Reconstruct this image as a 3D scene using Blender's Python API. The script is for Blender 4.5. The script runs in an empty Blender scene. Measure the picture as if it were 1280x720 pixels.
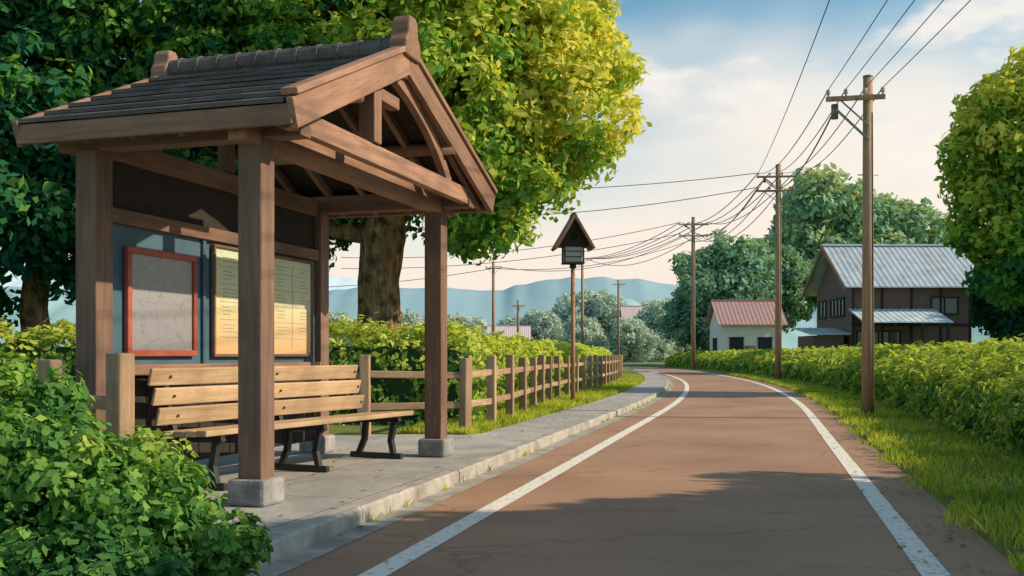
import bpy, math, random
import numpy as np
from mathutils import Vector, Matrix
random.seed(7); rng=np.random.default_rng(7)
scene=bpy.context.scene
COL=scene.collection
# ---------------------------------------------------------------- helpers
def link(o,parent=None):
    COL.objects.link(o)
    if parent: o.parent=parent
    return o
def empty(name,loc=(0,0,0),rz=0):
    e=bpy.data.objects.new(name,None); e.location=loc; e.rotation_euler=(0,0,rz); e.empty_display_size=.2
    return link(e)
def mesh_obj(name,verts,faces,mat,parent=None,smooth=False):
    me=bpy.data.meshes.new(name)
    me.from_pydata([tuple(v) for v in verts],[],[tuple(f) for f in faces])
    if mat: me.materials.append(mat)
    if smooth:
        for p in me.polygons: p.use_smooth=True
    me.update()
    return link(bpy.data.objects.new(name,me),parent)
def bevel(o,w=.01,s=2):
    m=o.modifiers.new('b','BEVEL'); m.width=w; m.segments=s; m.limit_method='ANGLE'
    return o
BF=[(0,3,2,1),(4,5,6,7),(0,1,5,4),(1,2,6,5),(2,3,7,6),(3,0,4,7)]
def box(name,c,s,mat,parent=None,bv=.008,rz=0):
    x,y,z=s[0]/2,s[1]/2,s[2]/2
    v=[(-x,-y,-z),(x,-y,-z),(x,y,-z),(-x,y,-z),(-x,-y,z),(x,-y,z),(x,y,z),(-x,y,z)]
    o=mesh_obj(name,v,BF,mat,parent); o.location=c; o.rotation_euler=(0,0,rz)
    if bv: bevel(o,bv)
    return o
def beam(name,p1,p2,w,h,mat,parent=None,up=(0,0,1),bv=.008):
    """box whose length runs along local X from p1 to p2"""
    p1=Vector(p1);p2=Vector(p2);d=p2-p1;L=d.length;x=d.normalized()
    u=Vector(up)
    if abs(x.dot(u))>.98: u=Vector((0,1,0))
    y=u.cross(x).normalized(); z=x.cross(y)
    M=Matrix((x,y,z)).transposed().to_4x4(); M.translation=(p1+p2)/2
    a,b,c=L/2,w/2,h/2
    v=[(-a,-b,-c),(a,-b,-c),(a,b,-c),(-a,b,-c),(-a,-b,c),(a,-b,c),(a,b,c),(-a,b,c)]
    o=mesh_obj(name,v,BF,mat,parent); o.matrix_local=M
    if bv: bevel(o,bv)
    return o
def tube_data(pts,radii,n=10,rough=0,cap=True):
    V=[];F=[];pts=[Vector(p) for p in pts]
    prev=None
    for i,p in enumerate(pts):
        t=(pts[min(i+1,len(pts)-1)]-pts[max(i-1,0)]).normalized()
        if prev is None:
            a=Vector((1,0,0)) if abs(t.x)<.9 else Vector((0,1,0))
            prev=(a-t*a.dot(t)).normalized()
        else: prev=(prev-t*prev.dot(t)).normalized()
        b=t.cross(prev)
        for k in range(n):
            an=2*math.pi*k/n
            r=radii[i]*(1+rough*(math.sin(3*an+i*.3)+.8*math.sin(7*an+i*.22)+.6*math.sin(13*an-i*.3)+random.uniform(-.5,.5)))
            V.append(p+prev*math.cos(an)*r+b*math.sin(an)*r)
    for i in range(len(pts)-1):
        for k in range(n):
            k2=(k+1)%n
            F.append((i*n+k,i*n+k2,(i+1)*n+k2,(i+1)*n+k))
    if cap:
        F.append(tuple(reversed(range(n)))); F.append(tuple((len(pts)-1)*n+k for k in range(n)))
    return V,F
def tube(name,pts,radii,mat,parent=None,n=10,rough=0):
    if not hasattr(radii,'__len__'): radii=[radii]*len(pts)
    V,F=tube_data(pts,radii,n,rough)
    return mesh_obj(name,V,F,mat,parent,True)
def join_data(name,parts,mat,parent=None,smooth=False):
    V=[];F=[]
    for v,f in parts:
        o=len(V);V+=list(v);F+=[tuple(i+o for i in ff) for ff in f]
    return mesh_obj(name,V,F,mat,parent,smooth)
def fast_mesh(name,V,nper,tint,mat,parent=None):
    """V: (N*nper,3) float array, N separate polygons"""
    N=len(V)//nper
    me=bpy.data.meshes.new(name)
    me.vertices.add(len(V)); me.vertices.foreach_set('co',V.astype(np.float32).ravel())
    me.loops.add(len(V)); me.loops.foreach_set('vertex_index',np.arange(len(V),dtype=np.int32))
    me.polygons.add(N)
    me.polygons.foreach_set('loop_start',np.arange(0,len(V),nper,dtype=np.int32))
    me.polygons.foreach_set('loop_total',np.full(N,nper,dtype=np.int32))
    a=me.attributes.new('tint','FLOAT','POINT'); a.data.foreach_set('value',np.repeat(tint,nper).astype(np.float32))
    me.materials.append(mat); me.update(); me.validate()
    return link(bpy.data.objects.new(name,me),parent)
def unit(a): return a/np.maximum(np.linalg.norm(a,axis=1,keepdims=True),1e-6)
def leaf_mesh(name,C,Nn,S,T,mat,parent=None,jit=.6,wid=.55):
    n=len(C)
    Nn=unit(Nn+rng.normal(0,jit,(n,3)))
    t=unit(np.cross(Nn,rng.normal(0,1,(n,3)))); b=np.cross(Nn,t)
    s=S[:,None]
    V=np.stack([C-t*s, C+b*s*wid-t*s*.15+Nn*s*.12, C+t*s, C-b*s*wid-t*s*.15+Nn*s*.12],axis=1).reshape(-1,3)
    return fast_mesh(name,V,4,T,mat,parent)
# ---------------------------------------------------------------- materials
def newmat(name):
    m=bpy.data.materials.new(name); m.use_nodes=True
    nt=m.node_tree; nt.nodes.clear()
    return m,nt,nt.nodes,nt.links
def nd(nt,t,**k):
    n=nt.nodes.new(t)
    for a,b in k.items(): setattr(n,a,b)
    return n
def ramp(nt,stops):
    r=nt.nodes.new('ShaderNodeValToRGB'); e=r.color_ramp.elements
    while len(e)<len(stops): e.new(.5)
    for i,(p,c) in enumerate(stops):
        e[i].position=p; e[i].color=(c[0],c[1],c[2],1)
    return r
def surf_mat(name,c1,c2,scale=4,stretch=(1,1,1),rough=.8,bump=.2,bscale=30,coord='Object',dirt=None,spec=.3,metal=0,bdist=.02,det=5,vary=.18):
    m,nt,N,L=newmat(name)
    out=nd(nt,'ShaderNodeOutputMaterial'); bs=nd(nt,'ShaderNodeBsdfPrincipled')
    bs.inputs['Roughness'].default_value=rough; bs.inputs['Metallic'].default_value=metal
    bs.inputs['Specular IOR Level'].default_value=spec
    tc=nd(nt,'ShaderNodeTexCoord'); mp=nd(nt,'ShaderNodeMapping'); mp.inputs['Scale'].default_value=stretch
    L.new(tc.outputs[coord],mp.inputs[0])
    oi=nd(nt,'ShaderNodeObjectInfo')
    vm=nd(nt,'ShaderNodeVectorMath',operation='ADD'); L.new(mp.outputs[0],vm.inputs[0])
    vs=nd(nt,'ShaderNodeMath',operation='MULTIPLY'); vs.inputs[1].default_value=37.
    L.new(oi.outputs['Random'],vs.inputs[0]); L.new(vs.outputs[0],vm.inputs[1])
    nz=nd(nt,'ShaderNodeTexNoise'); nz.inputs['Scale'].default_value=scale; nz.inputs['Detail'].default_value=det; nz.inputs['Roughness'].default_value=.65
    L.new(vm.outputs[0],nz.inputs['Vector'])
    r=ramp(nt,[(.3,c1),(.7,c2)]); L.new(nz.outputs[0],r.inputs[0])
    col=r.outputs[0]
    if dirt:
        n2=nd(nt,'ShaderNodeTexNoise'); n2.inputs['Scale'].default_value=dirt[1]; n2.inputs['Detail'].default_value=5
        L.new(tc.outputs[coord],n2.inputs['Vector'])
        r2=ramp(nt,[(.45,(0,0,0)),(.68,(1,1,1))]); L.new(n2.outputs[0],r2.inputs[0])
        mx=nd(nt,'ShaderNodeMixRGB'); mx.inputs[2].default_value=(*dirt[0],1)
        ml=nd(nt,'ShaderNodeMath',operation='MULTIPLY'); ml.inputs[1].default_value=dirt[2]
        L.new(r2.outputs[0],ml.inputs[0]); L.new(ml.outputs[0],mx.inputs[0]); L.new(col,mx.inputs[1]); col=mx.outputs[0]
    hv=nd(nt,'ShaderNodeHueSaturation'); L.new(col,hv.inputs['Color'])
    mr=nd(nt,'ShaderNodeMapRange'); mr.inputs[3].default_value=1-vary; mr.inputs[4].default_value=1+vary
    L.new(oi.outputs['Random'],mr.inputs[0]); L.new(mr.outputs[0],hv.inputs['Value'])
    L.new(hv.outputs[0],bs.inputs['Base Color'])
    if bump:
        n3=nd(nt,'ShaderNodeTexNoise'); n3.inputs['Scale'].default_value=bscale; n3.inputs['Detail'].default_value=4
        L.new(vm.outputs[0],n3.inputs['Vector'])
        bp=nd(nt,'ShaderNodeBump'); bp.inputs['Strength'].default_value=bump; bp.inputs['Distance'].default_value=bdist
        L.new(n3.outputs[0],bp.inputs['Height']); L.new(bp.outputs[0],bs.inputs['Normal'])
    L.new(bs.outputs[0],out.inputs[0])
    return m
def leaf_mat(name,stops,trans=.45):
    m,nt,N,L=newmat(name)
    out=nd(nt,'ShaderNodeOutputMaterial'); at=nd(nt,'ShaderNodeAttribute'); at.attribute_name='tint'
    r=ramp(nt,stops); L.new(at.outputs['Fac'],r.inputs[0])
    d=nd(nt,'ShaderNodeBsdfDiffuse'); L.new(r.outputs[0],d.inputs['Color'])
    t=nd(nt,'ShaderNodeBsdfTranslucent')
    g=nd(nt,'ShaderNodeMixRGB',blend_type='MULTIPLY'); g.inputs[0].default_value=1; g.inputs[2].default_value=(1.4,1.4,.65,1)
    L.new(r.outputs[0],g.inputs[1]); L.new(g.outputs[0],t.inputs[0])
    mx=nd(nt,'ShaderNodeMixShader'); mx.inputs[0].default_value=trans
    L.new(d.outputs[0],mx.inputs[1]); L.new(t.outputs[0],mx.inputs[2]); L.new(mx.outputs[0],out.inputs[0])
    return m
WS=(1.2,14,14)
M_post=surf_mat('shelter_wood',(.15,.088,.066),(.28,.17,.125),1.6,WS,.75,.25,8,dirt=((.09,.06,.05),1.5,.5))
M_beam=surf_mat('beam_wood',(.22,.12,.082),(.4,.225,.155),1.6,WS,.75,.25,8,dirt=((.13,.08,.06),1.5,.5))
M_dark=surf_mat('dark_wood',(.02,.017,.017),(.045,.035,.03),1.6,WS,.8,.25,8)
M_bench=surf_mat('bench_wood',(.42,.28,.165),(.66,.47,.3),1.4,(1.0,16,16),.6,.25,8,dirt=((.3,.19,.12),2.5,.5))
M_fence=surf_mat('fence_wood',(.3,.185,.115),(.5,.34,.22),1.6,WS,.8,.35,8,dirt=((.17,.12,.08),2,.6))
M_iron=surf_mat('cast_iron',(.012,.013,.015),(.03,.03,.033),9,(1,1,1),.5,.1,40,spec=.5)
M_stone=surf_mat('stone',(.22,.22,.23),(.4,.39,.39),7,(1,1,1),.9,.5,30,dirt=((.11,.1,.095),3,.7))
M_kerb=surf_mat('kerb_stone',(.3,.275,.25),(.48,.44,.4),6,(1,1,1),.9,.35,40,dirt=((.16,.135,.11),2.5,.6))
M_shing=surf_mat('roof_shingle',(.085,.068,.068),(.165,.135,.13),5,(1,4,1),.7,.4,30,dirt=((.06,.052,.058),1.3,.6),vary=.1)
M_blue=surf_mat('painted_wall',(.04,.09,.13),(.07,.13,.18),3,(1,1,1),.6,.1,30)
M_bark=surf_mat('bark',(.1,.055,.03),(.48,.29,.14),3.0,(2.6,2.6,.5),.95,1.0,4.5,dirt=((.03,.02,.014),5,.85),bdist=.15)
M_pole=surf_mat('pole_wood',(.26,.155,.105),(.44,.28,.18),1.6,(10,10,.8),.8,.2,8)
M_wire=surf_mat('wire',(.07,.06,.06),(.09,.08,.07),3,rough=.6,bump=0)
M_steel=surf_mat('grey_metal',(.2,.2,.2),(.3,.3,.3),6,rough=.45,metal=.6,bump=.05)
M_cer=surf_mat('insulator',(.4,.36,.32),(.55,.5,.45),6,rough=.3,bump=0)
M_metalroof=surf_mat('corrugated_roof',(.4,.48,.57),(.56,.64,.72),2,(1,.4,1),.5,.1,10,dirt=((.3,.26,.24),1.2,.4))
M_brown=surf_mat('plank_wall',(.12,.078,.07),(.19,.125,.105),2,(1,1,6),.85,.2,8)
M_cream=surf_mat('plaster',(.54,.53,.52),(.64,.62,.6),2,rough=.9)
M_red=surf_mat('red_roof',(.34,.2,.2),(.44,.28,.27),3,(1,1,1),.8,.2,20)
M_glass=surf_mat('window_glass',(.02,.03,.04),(.05,.06,.07),3,rough=.15,bump=0,spec=.6)
M_redf=surf_mat('red_frame',(.28,.06,.042),(.42,.11,.075),4,rough=.5,bump=.1)
M_haze_house=surf_mat('far_wall',(.48,.5,.55),(.54,.55,.6),1,rough=.9,bump=0)  # wall, roof and window faded: distance haze painted into far-house colours
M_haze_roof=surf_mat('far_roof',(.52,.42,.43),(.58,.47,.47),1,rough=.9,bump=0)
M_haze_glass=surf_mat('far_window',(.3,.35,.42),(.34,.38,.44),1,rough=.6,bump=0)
M_core=surf_mat('foliage_core',(.004,.012,.006),(.01,.025,.01),5,rough=1,bump=0)
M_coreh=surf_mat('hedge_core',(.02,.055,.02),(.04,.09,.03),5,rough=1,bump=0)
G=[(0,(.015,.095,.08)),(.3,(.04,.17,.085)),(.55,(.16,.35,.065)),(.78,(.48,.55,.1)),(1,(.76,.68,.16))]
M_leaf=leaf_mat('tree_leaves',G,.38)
M_leaff=leaf_mat('far_tree_leaves',[(0,(.14,.29,.26)),(.5,(.24,.41,.3)),(1,(.5,.56,.31))],.3)  # paler and bluer than real leaves: distance haze painted into the colour
M_leafd=leaf_mat('distant_tree_leaves',[(0,(.38,.49,.51)),(.5,(.47,.57,.54)),(1,(.6,.64,.54))],.2)  # bright haze beyond the road end, mixed into the leaf colours
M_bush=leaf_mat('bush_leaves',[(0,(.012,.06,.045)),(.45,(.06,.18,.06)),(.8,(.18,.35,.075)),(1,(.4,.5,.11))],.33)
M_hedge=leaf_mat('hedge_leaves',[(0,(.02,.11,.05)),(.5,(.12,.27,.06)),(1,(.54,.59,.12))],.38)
M_grassb=leaf_mat('grass_blades',[(0,(.09,.18,.025)),(.5,(.3,.4,.05)),(1,(.62,.6,.12))],.42)
M_dry=leaf_mat('dry_leaves',[(0,(.2,.1,.04)),(.5,(.4,.26,.07)),(1,(.3,.36,.08))],.2)
M_ground=surf_mat('grass_ground',(.09,.15,.03),(.23,.28,.055),1.3,(1,1,1),1,.5,20,dirt=((.19,.16,.08),.5,.4))
def asphalt():
    m,nt,N,L=newmat('asphalt'); out=nd(nt,'ShaderNodeOutputMaterial'); bs=nd(nt,'ShaderNodeBsdfPrincipled')
    tc=nd(nt,'ShaderNodeTexCoord')
    a=nd(nt,'ShaderNodeTexNoise'); a.inputs['Scale'].default_value=.55; a.inputs['Detail'].default_value=7
    b=nd(nt,'ShaderNodeTexNoise'); b.inputs['Scale'].default_value=70; b.inputs['Detail'].default_value=3
    v=nd(nt,'ShaderNodeTexVoronoi',feature='DISTANCE_TO_EDGE'); v.inputs['Scale'].default_value=.32
    mp=nd(nt,'ShaderNodeMapping'); mp.inputs['Scale'].default_value=(.6,1.5,1)
    w=nd(nt,'ShaderNodeTexNoise'); w.inputs['Scale'].default_value=2.2; w.inputs['Detail'].default_value=6
    ad=nd(nt,'ShaderNodeMixRGB',blend_type='LINEAR_LIGHT'); ad.inputs[0].default_value=.35
    for n in (a,b,w): L.new(tc.outputs['Object'],n.inputs['Vector'])
    L.new(tc.outputs['Object'],mp.inputs[0]); L.new(mp.outputs[0],ad.inputs[1]); L.new(w.outputs['Color'],ad.inputs[2]); L.new(ad.outputs[0],v.inputs['Vector'])
    r=ramp(nt,[(.3,(.31,.18,.12)),(.7,(.45,.27,.175))]); L.new(a.outputs[0],r.inputs[0])
    r2=ramp(nt,[(.3,(.65,.65,.65)),(.7,(1.25,1.25,1.25))]); L.new(b.outputs[0],r2.inputs[0])
    m1=nd(nt,'ShaderNodeMixRGB',blend_type='MULTIPLY'); m1.inputs[0].default_value=.8; L.new(r.outputs[0],m1.inputs[1]); L.new(r2.outputs[0],m1.inputs[2])
    r3=ramp(nt,[(0,(.5,.5,.5)),(.009,(1,1,1))]); L.new(v.outputs[0],r3.inputs[0])
    m2=nd(nt,'ShaderNodeMixRGB',blend_type='MULTIPLY'); m2.inputs[0].default_value=.6; L.new(m1.outputs[0],m2.inputs[1]); L.new(r3.outputs[0],m2.inputs[2])
    L.new(m2.outputs[0],bs.inputs['Base Color']); bs.inputs['Roughness'].default_value=.75; bs.inputs['Specular IOR Level'].default_value=.3
    bp=nd(nt,'ShaderNodeBump'); bp.inputs['Strength'].default_value=.35; bp.inputs['Distance'].default_value=.01
    L.new(b.outputs[0],bp.inputs['Height']); L.new(bp.outputs[0],bs.inputs['Normal']); L.new(bs.outputs[0],out.inputs[0])
    return m
M_road=asphalt()
def paint():
    m,nt,N,L=newmat('road_paint'); out=nd(nt,'ShaderNodeOutputMaterial'); bs=nd(nt,'ShaderNodeBsdfPrincipled')
    tc=nd(nt,'ShaderNodeTexCoord'); a=nd(nt,'ShaderNodeTexNoise'); a.inputs['Scale'].default_value=14; a.inputs['Detail'].default_value=8; a.inputs['Roughness'].default_value=.75
    L.new(tc.outputs['Object'],a.inputs['Vector'])
    r=ramp(nt,[(.37,(.38,.25,.17)),(.47,(.82,.78,.72))]); L.new(a.outputs[0],r.inputs[0]); L.new(r.outputs[0],bs.inputs['Base Color'])
    bs.inputs['Roughness'].default_value=.7; L.new(bs.outputs[0],out.inputs[0]); return m
M_paint=paint()
def paving():
    m,nt,N,L=newmat('concrete_paving'); out=nd(nt,'ShaderNodeOutputMaterial'); bs=nd(nt,'ShaderNodeBsdfPrincipled')
    tc=nd(nt,'ShaderNodeTexCoord'); mp=nd(nt,'ShaderNodeMapping'); mp.inputs['Rotation'].default_value=(0,0,math.radians(-74))
    L.new(tc.outputs['Object'],mp.inputs[0])
    br=nd(nt,'ShaderNodeTexBrick'); br.offset=.5; br.inputs['Scale'].default_value=1; br.inputs['Brick Width'].default_value=1.8; br.inputs['Row Height'].default_value=1.1
    br.inputs['Mortar Size'].default_value=.008; br.inputs['Mortar Smooth'].default_value=.1
    br.inputs['Color1'].default_value=(.39,.375,.37,1); br.inputs['Color2'].default_value=(.46,.445,.435,1); br.inputs['Mortar'].default_value=(.17,.16,.15,1)
    L.new(mp.outputs[0],br.inputs['Vector'])
    a=nd(nt,'ShaderNodeTexNoise'); a.inputs['Scale'].default_value=1.6; a.inputs['Detail'].default_value=9; a.inputs['Roughness'].default_value=.65
    b=nd(nt,'ShaderNodeTexNoise'); b.inputs['Scale'].default_value=55; b.inputs['Detail'].default_value=4
    L.new(tc.outputs['Object'],a.inputs['Vector']); L.new(tc.outputs['Object'],b.inputs['Vector'])
    r=ramp(nt,[(.3,(.68,.67,.65)),(.7,(1.15,1.13,1.1))]); L.new(a.outputs[0],r.inputs[0])
    m1=nd(nt,'ShaderNodeMixRGB',blend_type='MULTIPLY'); m1.inputs[0].default_value=1; L.new(br.outputs[0],m1.inputs[1]); L.new(r.outputs[0],m1.inputs[2])
    r2=ramp(nt,[(.35,(.8,.8,.8)),(.65,(1.1,1.1,1.1))]); L.new(b.outputs[0],r2.inputs[0])
    m2=nd(nt,'ShaderNodeMixRGB',blend_type='MULTIPLY'); m2.inputs[0].default_value=1; L.new(m1.outputs[0],m2.inputs[1]); L.new(r2.outputs[0],m2.inputs[2])
    L.new(m2.outputs[0],bs.inputs['Base Color']); bs.inputs['Roughness'].default_value=.85
    bp=nd(nt,'ShaderNodeBump'); bp.inputs['Strength'].default_value=.3; bp.inputs['Distance'].default_value=.01
    L.new(b.outputs[0],bp.inputs['Height']); L.new(bp.outputs[0],bs.inputs['Normal']); L.new(bs.outputs[0],out.inputs[0]); return m
M_pave=paving()
# ---------------------------------------------------------------- camera
H=1.25
cd=bpy.data.cameras.new('camera'); cam=link(bpy.data.objects.new('camera',cd))
cam.location=(0,0,H); cam.rotation_euler=(math.radians(90),0,0)
cd.sensor_width=36; cd.lens=1250/1280*36; cd.shift_y=83/1280; cd.clip_end=5000; cd.clip_start=.05
scene.camera=cam
# ---------------------------------------------------------------- light
EL=math.radians(31); hd=Vector((.99,-.12,0)).normalized()
sd=Vector((hd.x*math.cos(EL),hd.y*math.cos(EL),math.sin(EL)))
sl=bpy.data.lights.new('sun','SUN'); sl.energy=5; sl.angle=math.radians(.5); sl.color=(1,.82,.57)
so=link(bpy.data.objects.new('sun',sl)); so.rotation_euler=sd.to_track_quat('Z','Y').to_euler(); so.location=(30,10,30)
w=bpy.data.worlds.new('World'); scene.world=w; w.use_nodes=True; nt=w.node_tree; nt.nodes.clear(); L=nt.links
out=nd(nt,'ShaderNodeOutputWorld'); sky=nd(nt,'ShaderNodeTexSky'); sky.sky_type='NISHITA'; sky.sun_disc=False
sky.sun_elevation=EL; sky.sun_rotation=math.atan2(hd.x,hd.y); sky.air_density=1.0; sky.dust_density=.5; sky.ozone_density=1.5
tnt=nd(nt,'ShaderNodeMixRGB',blend_type='MULTIPLY'); tnt.inputs[0].default_value=1; tnt.inputs[2].default_value=(.85,1.15,1.04,1); L.new(sky.outputs[0],tnt.inputs[1])
bg1=nd(nt,'ShaderNodeBackground'); bg1.inputs[1].default_value=.14; L.new(tnt.outputs[0],bg1.inputs[0])
tc=nd(nt,'ShaderNodeTexCoord'); sx=nd(nt,'ShaderNodeSeparateXYZ'); L.new(tc.outputs['Generated'],sx.inputs[0])
def wnoise(scale,detail,st,loc,rough=.58):
    n1=nd(nt,'ShaderNodeTexNoise'); n1.inputs['Scale'].default_value=scale; n1.inputs['Detail'].default_value=detail; n1.inputs['Roughness'].default_value=rough
    mp=nd(nt,'ShaderNodeMapping'); mp.inputs['Scale'].default_value=st; mp.inputs['Location'].default_value=loc
    L.new(tc.outputs['Generated'],mp.inputs[0]); L.new(mp.outputs[0],n1.inputs['Vector']); return n1.outputs[0]
def math_(op,a,b):
    n=nd(nt,'ShaderNodeMath',operation=op)
    for i,x in enumerate((a,b)):
        if isinstance(x,(int,float)): n.inputs[i].default_value=x
        else: L.new(x,n.inputs[i])
    return n.outputs[0]
def smooth(v,a,b,lo,hi):
    mr=nd(nt,'ShaderNodeMapRange'); mr.interpolation_type='SMOOTHSTEP'; mr.inputs[1].default_value=a; mr.inputs[2].default_value=b; mr.inputs[3].default_value=lo; mr.inputs[4].default_value=hi; L.new(v,mr.inputs[0]); return mr.outputs[0]
nA=wnoise(2.6,3,(1,1,2.4),(.35,.2,.12)); nB=wnoise(5.5,6,(1,1,2.3),(1.3,.7,.4),.58)
# warm haze sits low over the valley (towards +Y) and the sunny side (+X)
f=math_('SUBTRACT',.62,math_('MULTIPLY',sx.outputs['Z'],3.5))
f=math_('ADD',f,math_('MULTIPLY',sx.outputs['X'],.8))
f=math_('ADD',f,math_('MULTIPLY',sx.outputs['Y'],.68))
f=math_('ADD',f,math_('MULTIPLY',math_('SUBTRACT',nA,.5),1.5))
hazefac=smooth(f,.15,1.0,0,.96)
cl=math_('MULTIPLY',smooth(nB,.53,.68,0,.85),smooth(sx.outputs['Z'],.04,.16,0,1))
hr=ramp(nt,[(0,(1,.8,.68)),(.1,(1,.87,.75)),(.3,(1,.94,.85))]); L.new(sx.outputs['Z'],hr.inputs[0])
bg2=nd(nt,'ShaderNodeBackground'); bg2.inputs[1].default_value=1.0; L.new(hr.outputs[0],bg2.inputs[0])
mx=nd(nt,'ShaderNodeMixShader'); L.new(hazefac,mx.inputs[0]); L.new(bg1.outputs[0],mx.inputs[1]); L.new(bg2.outputs[0],mx.inputs[2])
bg3=nd(nt,'ShaderNodeBackground'); bg3.inputs[1].default_value=1.0; bg3.inputs[0].default_value=(1,.93,.85,1)
mx2=nd(nt,'ShaderNodeMixShader'); L.new(cl,mx2.inputs[0]); L.new(mx.outputs[0],mx2.inputs[1]); L.new(bg3.outputs[0],mx2.inputs[2])
L.new(mx2.outputs[0],out.inputs[0])
scene.view_settings.view_transform='Standard'; scene.view_settings.look='None'; scene.view_settings.exposure=0
# ---------------------------------------------------------------- road geometry
CY=np.array([-14,-5,5.74,13.35,27.4,44.6,60,75,92,115,140,170.]); CX=np.array([-4.05,-1.8,.87,2.78,6.2,9.3,11,11.9,11.6,9,3,-9.])
TG=np.gradient(CX,CY)
def cx(y):
    y=min(max(y,CY[0]),CY[-1]-1e-6); i=int(np.searchsorted(CY,y,side='right')-1); h=CY[i+1]-CY[i]; t=(y-CY[i])/h
    return (2*t**3-3*t*t+1)*CX[i]+(t**3-2*t*t+t)*h*TG[i]+(-2*t**3+3*t*t)*CX[i+1]+(t**3-t*t)*h*TG[i+1]
def off(y,o):
    d=(cx(y+.05)-cx(y-.05))/.1; n=math.hypot(1,d)
    return (cx(y)+o/n, y-o*d/n)
def ys(a,b,step=1.0):
    n=max(2,int((b-a)/step)); return [a+(b-a)*i/n for i in range(n+1)]
def strip(name,cols,y0,y1,mat,step=1.0,parent=None):
    V=[];F=[];Y=ys(y0,y1,step);n=len(cols)
    for y in Y:
        for o,z in cols:
            oo=o(y) if callable(o) else o
            p=off(y,oo); V.append((p[0],p[1],z))
    for i in range(len(Y)-1):
        for k in range(n-1):
            F.append((i*n+k,i*n+k+1,(i+1)*n+k+1,(i+1)*n+k))
    return mesh_obj(name,V,F,mat,parent)
mesh_obj('ground',[(-3000,-40,-.03),(3000,-40,-.03),(3000,3500,-.03),(-3000,3500,-.03)],[(0,1,2,3)],M_ground)
strip('road',[(-2.3,0),(2.05,0)],-13,168,M_road)
ml=empty('road_marking')
strip('left_line',[(-1.66,.004),(-1.50,.004)],-13,165,M_paint,parent=ml)
strip('right_line',[(1.42,.004),(1.58,.004)],-13,165,M_paint,parent=ml)
strip('gutter',[(-2.3,.004),(-2.1,.004)],-13,100,M_kerb)
strip('verge',[(1.98,-.01),(2.1,.05),(2.6,.08),(9,.09)],-13,120,M_ground)
strip('lawn',[(-60,.1),(-20,.1),(-8,.1),(-2.42,.1)],-13,110,M_ground)
def pin(y):
    t=min(max((y-12.6)/.8,0),1); return -6.0*(1-t)-3.35*t
strip('pavement',[(pin,.09),(pin,.12),(-2.42,.12)],-13,70,M_pave,.4)
parts=[]
y=-6.0
while y<70:
    L1=1.2*(1 if y<40 else 2); y2=y+L1*.97-.008; dz=random.uniform(-.002,.003); do=random.uniform(-.004,.004)
    a=off(y,-2.3+do);b=off(y2,-2.3+do);c=off(y2,-2.43);d=off(y,-2.43);a2=off(y,-2.32+do);b2=off(y2,-2.32+do)
    z=.127+dz
    V=[(*a,-.01),(*b,-.01),(*c,-.01),(*d,-.01),(*a,z-.02),(*b,z-.02),(*b2,z),(*a2,z),(*c,z),(*d,z)]
    F=[(0,1,5,4),(4,5,6,7),(7,6,8,9),(2,3,9,8),(0,4,7,9,3),(1,2,8,6,5)]
    parts.append((V,F)); y+=L1*.97
join_data('kerb',parts,M_kerb)
# ---------------------------------------------------------------- bus shelter
A=(-1.93,7.55); RZ=-math.atan2(1.085,3.57)
sh=empty('bus_shelter',(A[0],A[1],.12),RZ)
W=3.73;D=-1.464
for i,(x,y) in enumerate([(0,0),(0,W),(D,0),(D,W)]):
    beam('post_%d'%(i+1),(x,y,.1),(x,y,2.75),.2,.2,M_post,sh,up=(0,1,0),bv=.012)
    o=box('stone_base_%d'%(i+1),(x,y,.1),(.32,.32,.2),M_stone,sh,.03)
beam('eave_beam_near',(-1.75,0,2.84),(.42,0,2.84),.16,.19,M_post,sh)
beam('eave_beam_far',(-1.75,W,2.84),(.42,W,2.84),.16,.19,M_post,sh)
beam('tie_beam_gable',(.02,-.3,2.79),(.02,W+.3,2.79),.15,.2,M_beam,sh)
beam('tie_beam_outer',(.36,-.30,2.86),(.36,W+.30,2.86),.09,.17,M_beam,sh)
beam('tie_beam_rear',(D,.1,2.8),(D,W-.1,2.8),.13,.18,M_post,sh)
MID=W/2; RZt=3.88; EZ=2.9; EY=-.36
sl_=(RZt-EZ)/(MID-EY)
def roofz(y): return RZt-sl_*abs(y-MID)
beam('queen_post',(.36,MID-.62,2.95),(.36,MID-.62,roofz(MID-.62)-.2),.15,.15,M_beam,sh,up=(0,1,0))
beam('collar_beam',(.36,MID-.95,roofz(MID-.62)-.2),(.36,MID-.1,roofz(MID-.62)-.2),.1,.11,M_beam,sh)
pts=[]
for t in np.linspace(0,1,7):
    a=Vector((.36,MID-.1,3.66));b=Vector((.36,MID+.75,3.45));c=Vector((.36,MID+1.25,2.93))
    pts.append(a*(1-t)**2+b*2*t*(1-t)+c*t*t)
for i in range(6): beam('curved_brace_%d'%(i+1),pts[i],pts[i]+(pts[i+1]-pts[i])*1.08,.075,.12,M_beam,sh)
beam('rear_king_post',(D,MID,2.9),(D,MID,3.7),.12,.12,M_post,sh,up=(0,1,0))
beam('ridge_purlin',(-1.95,MID,3.74),(.44,MID,3.74),.12,.14,M_beam,sh)
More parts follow.
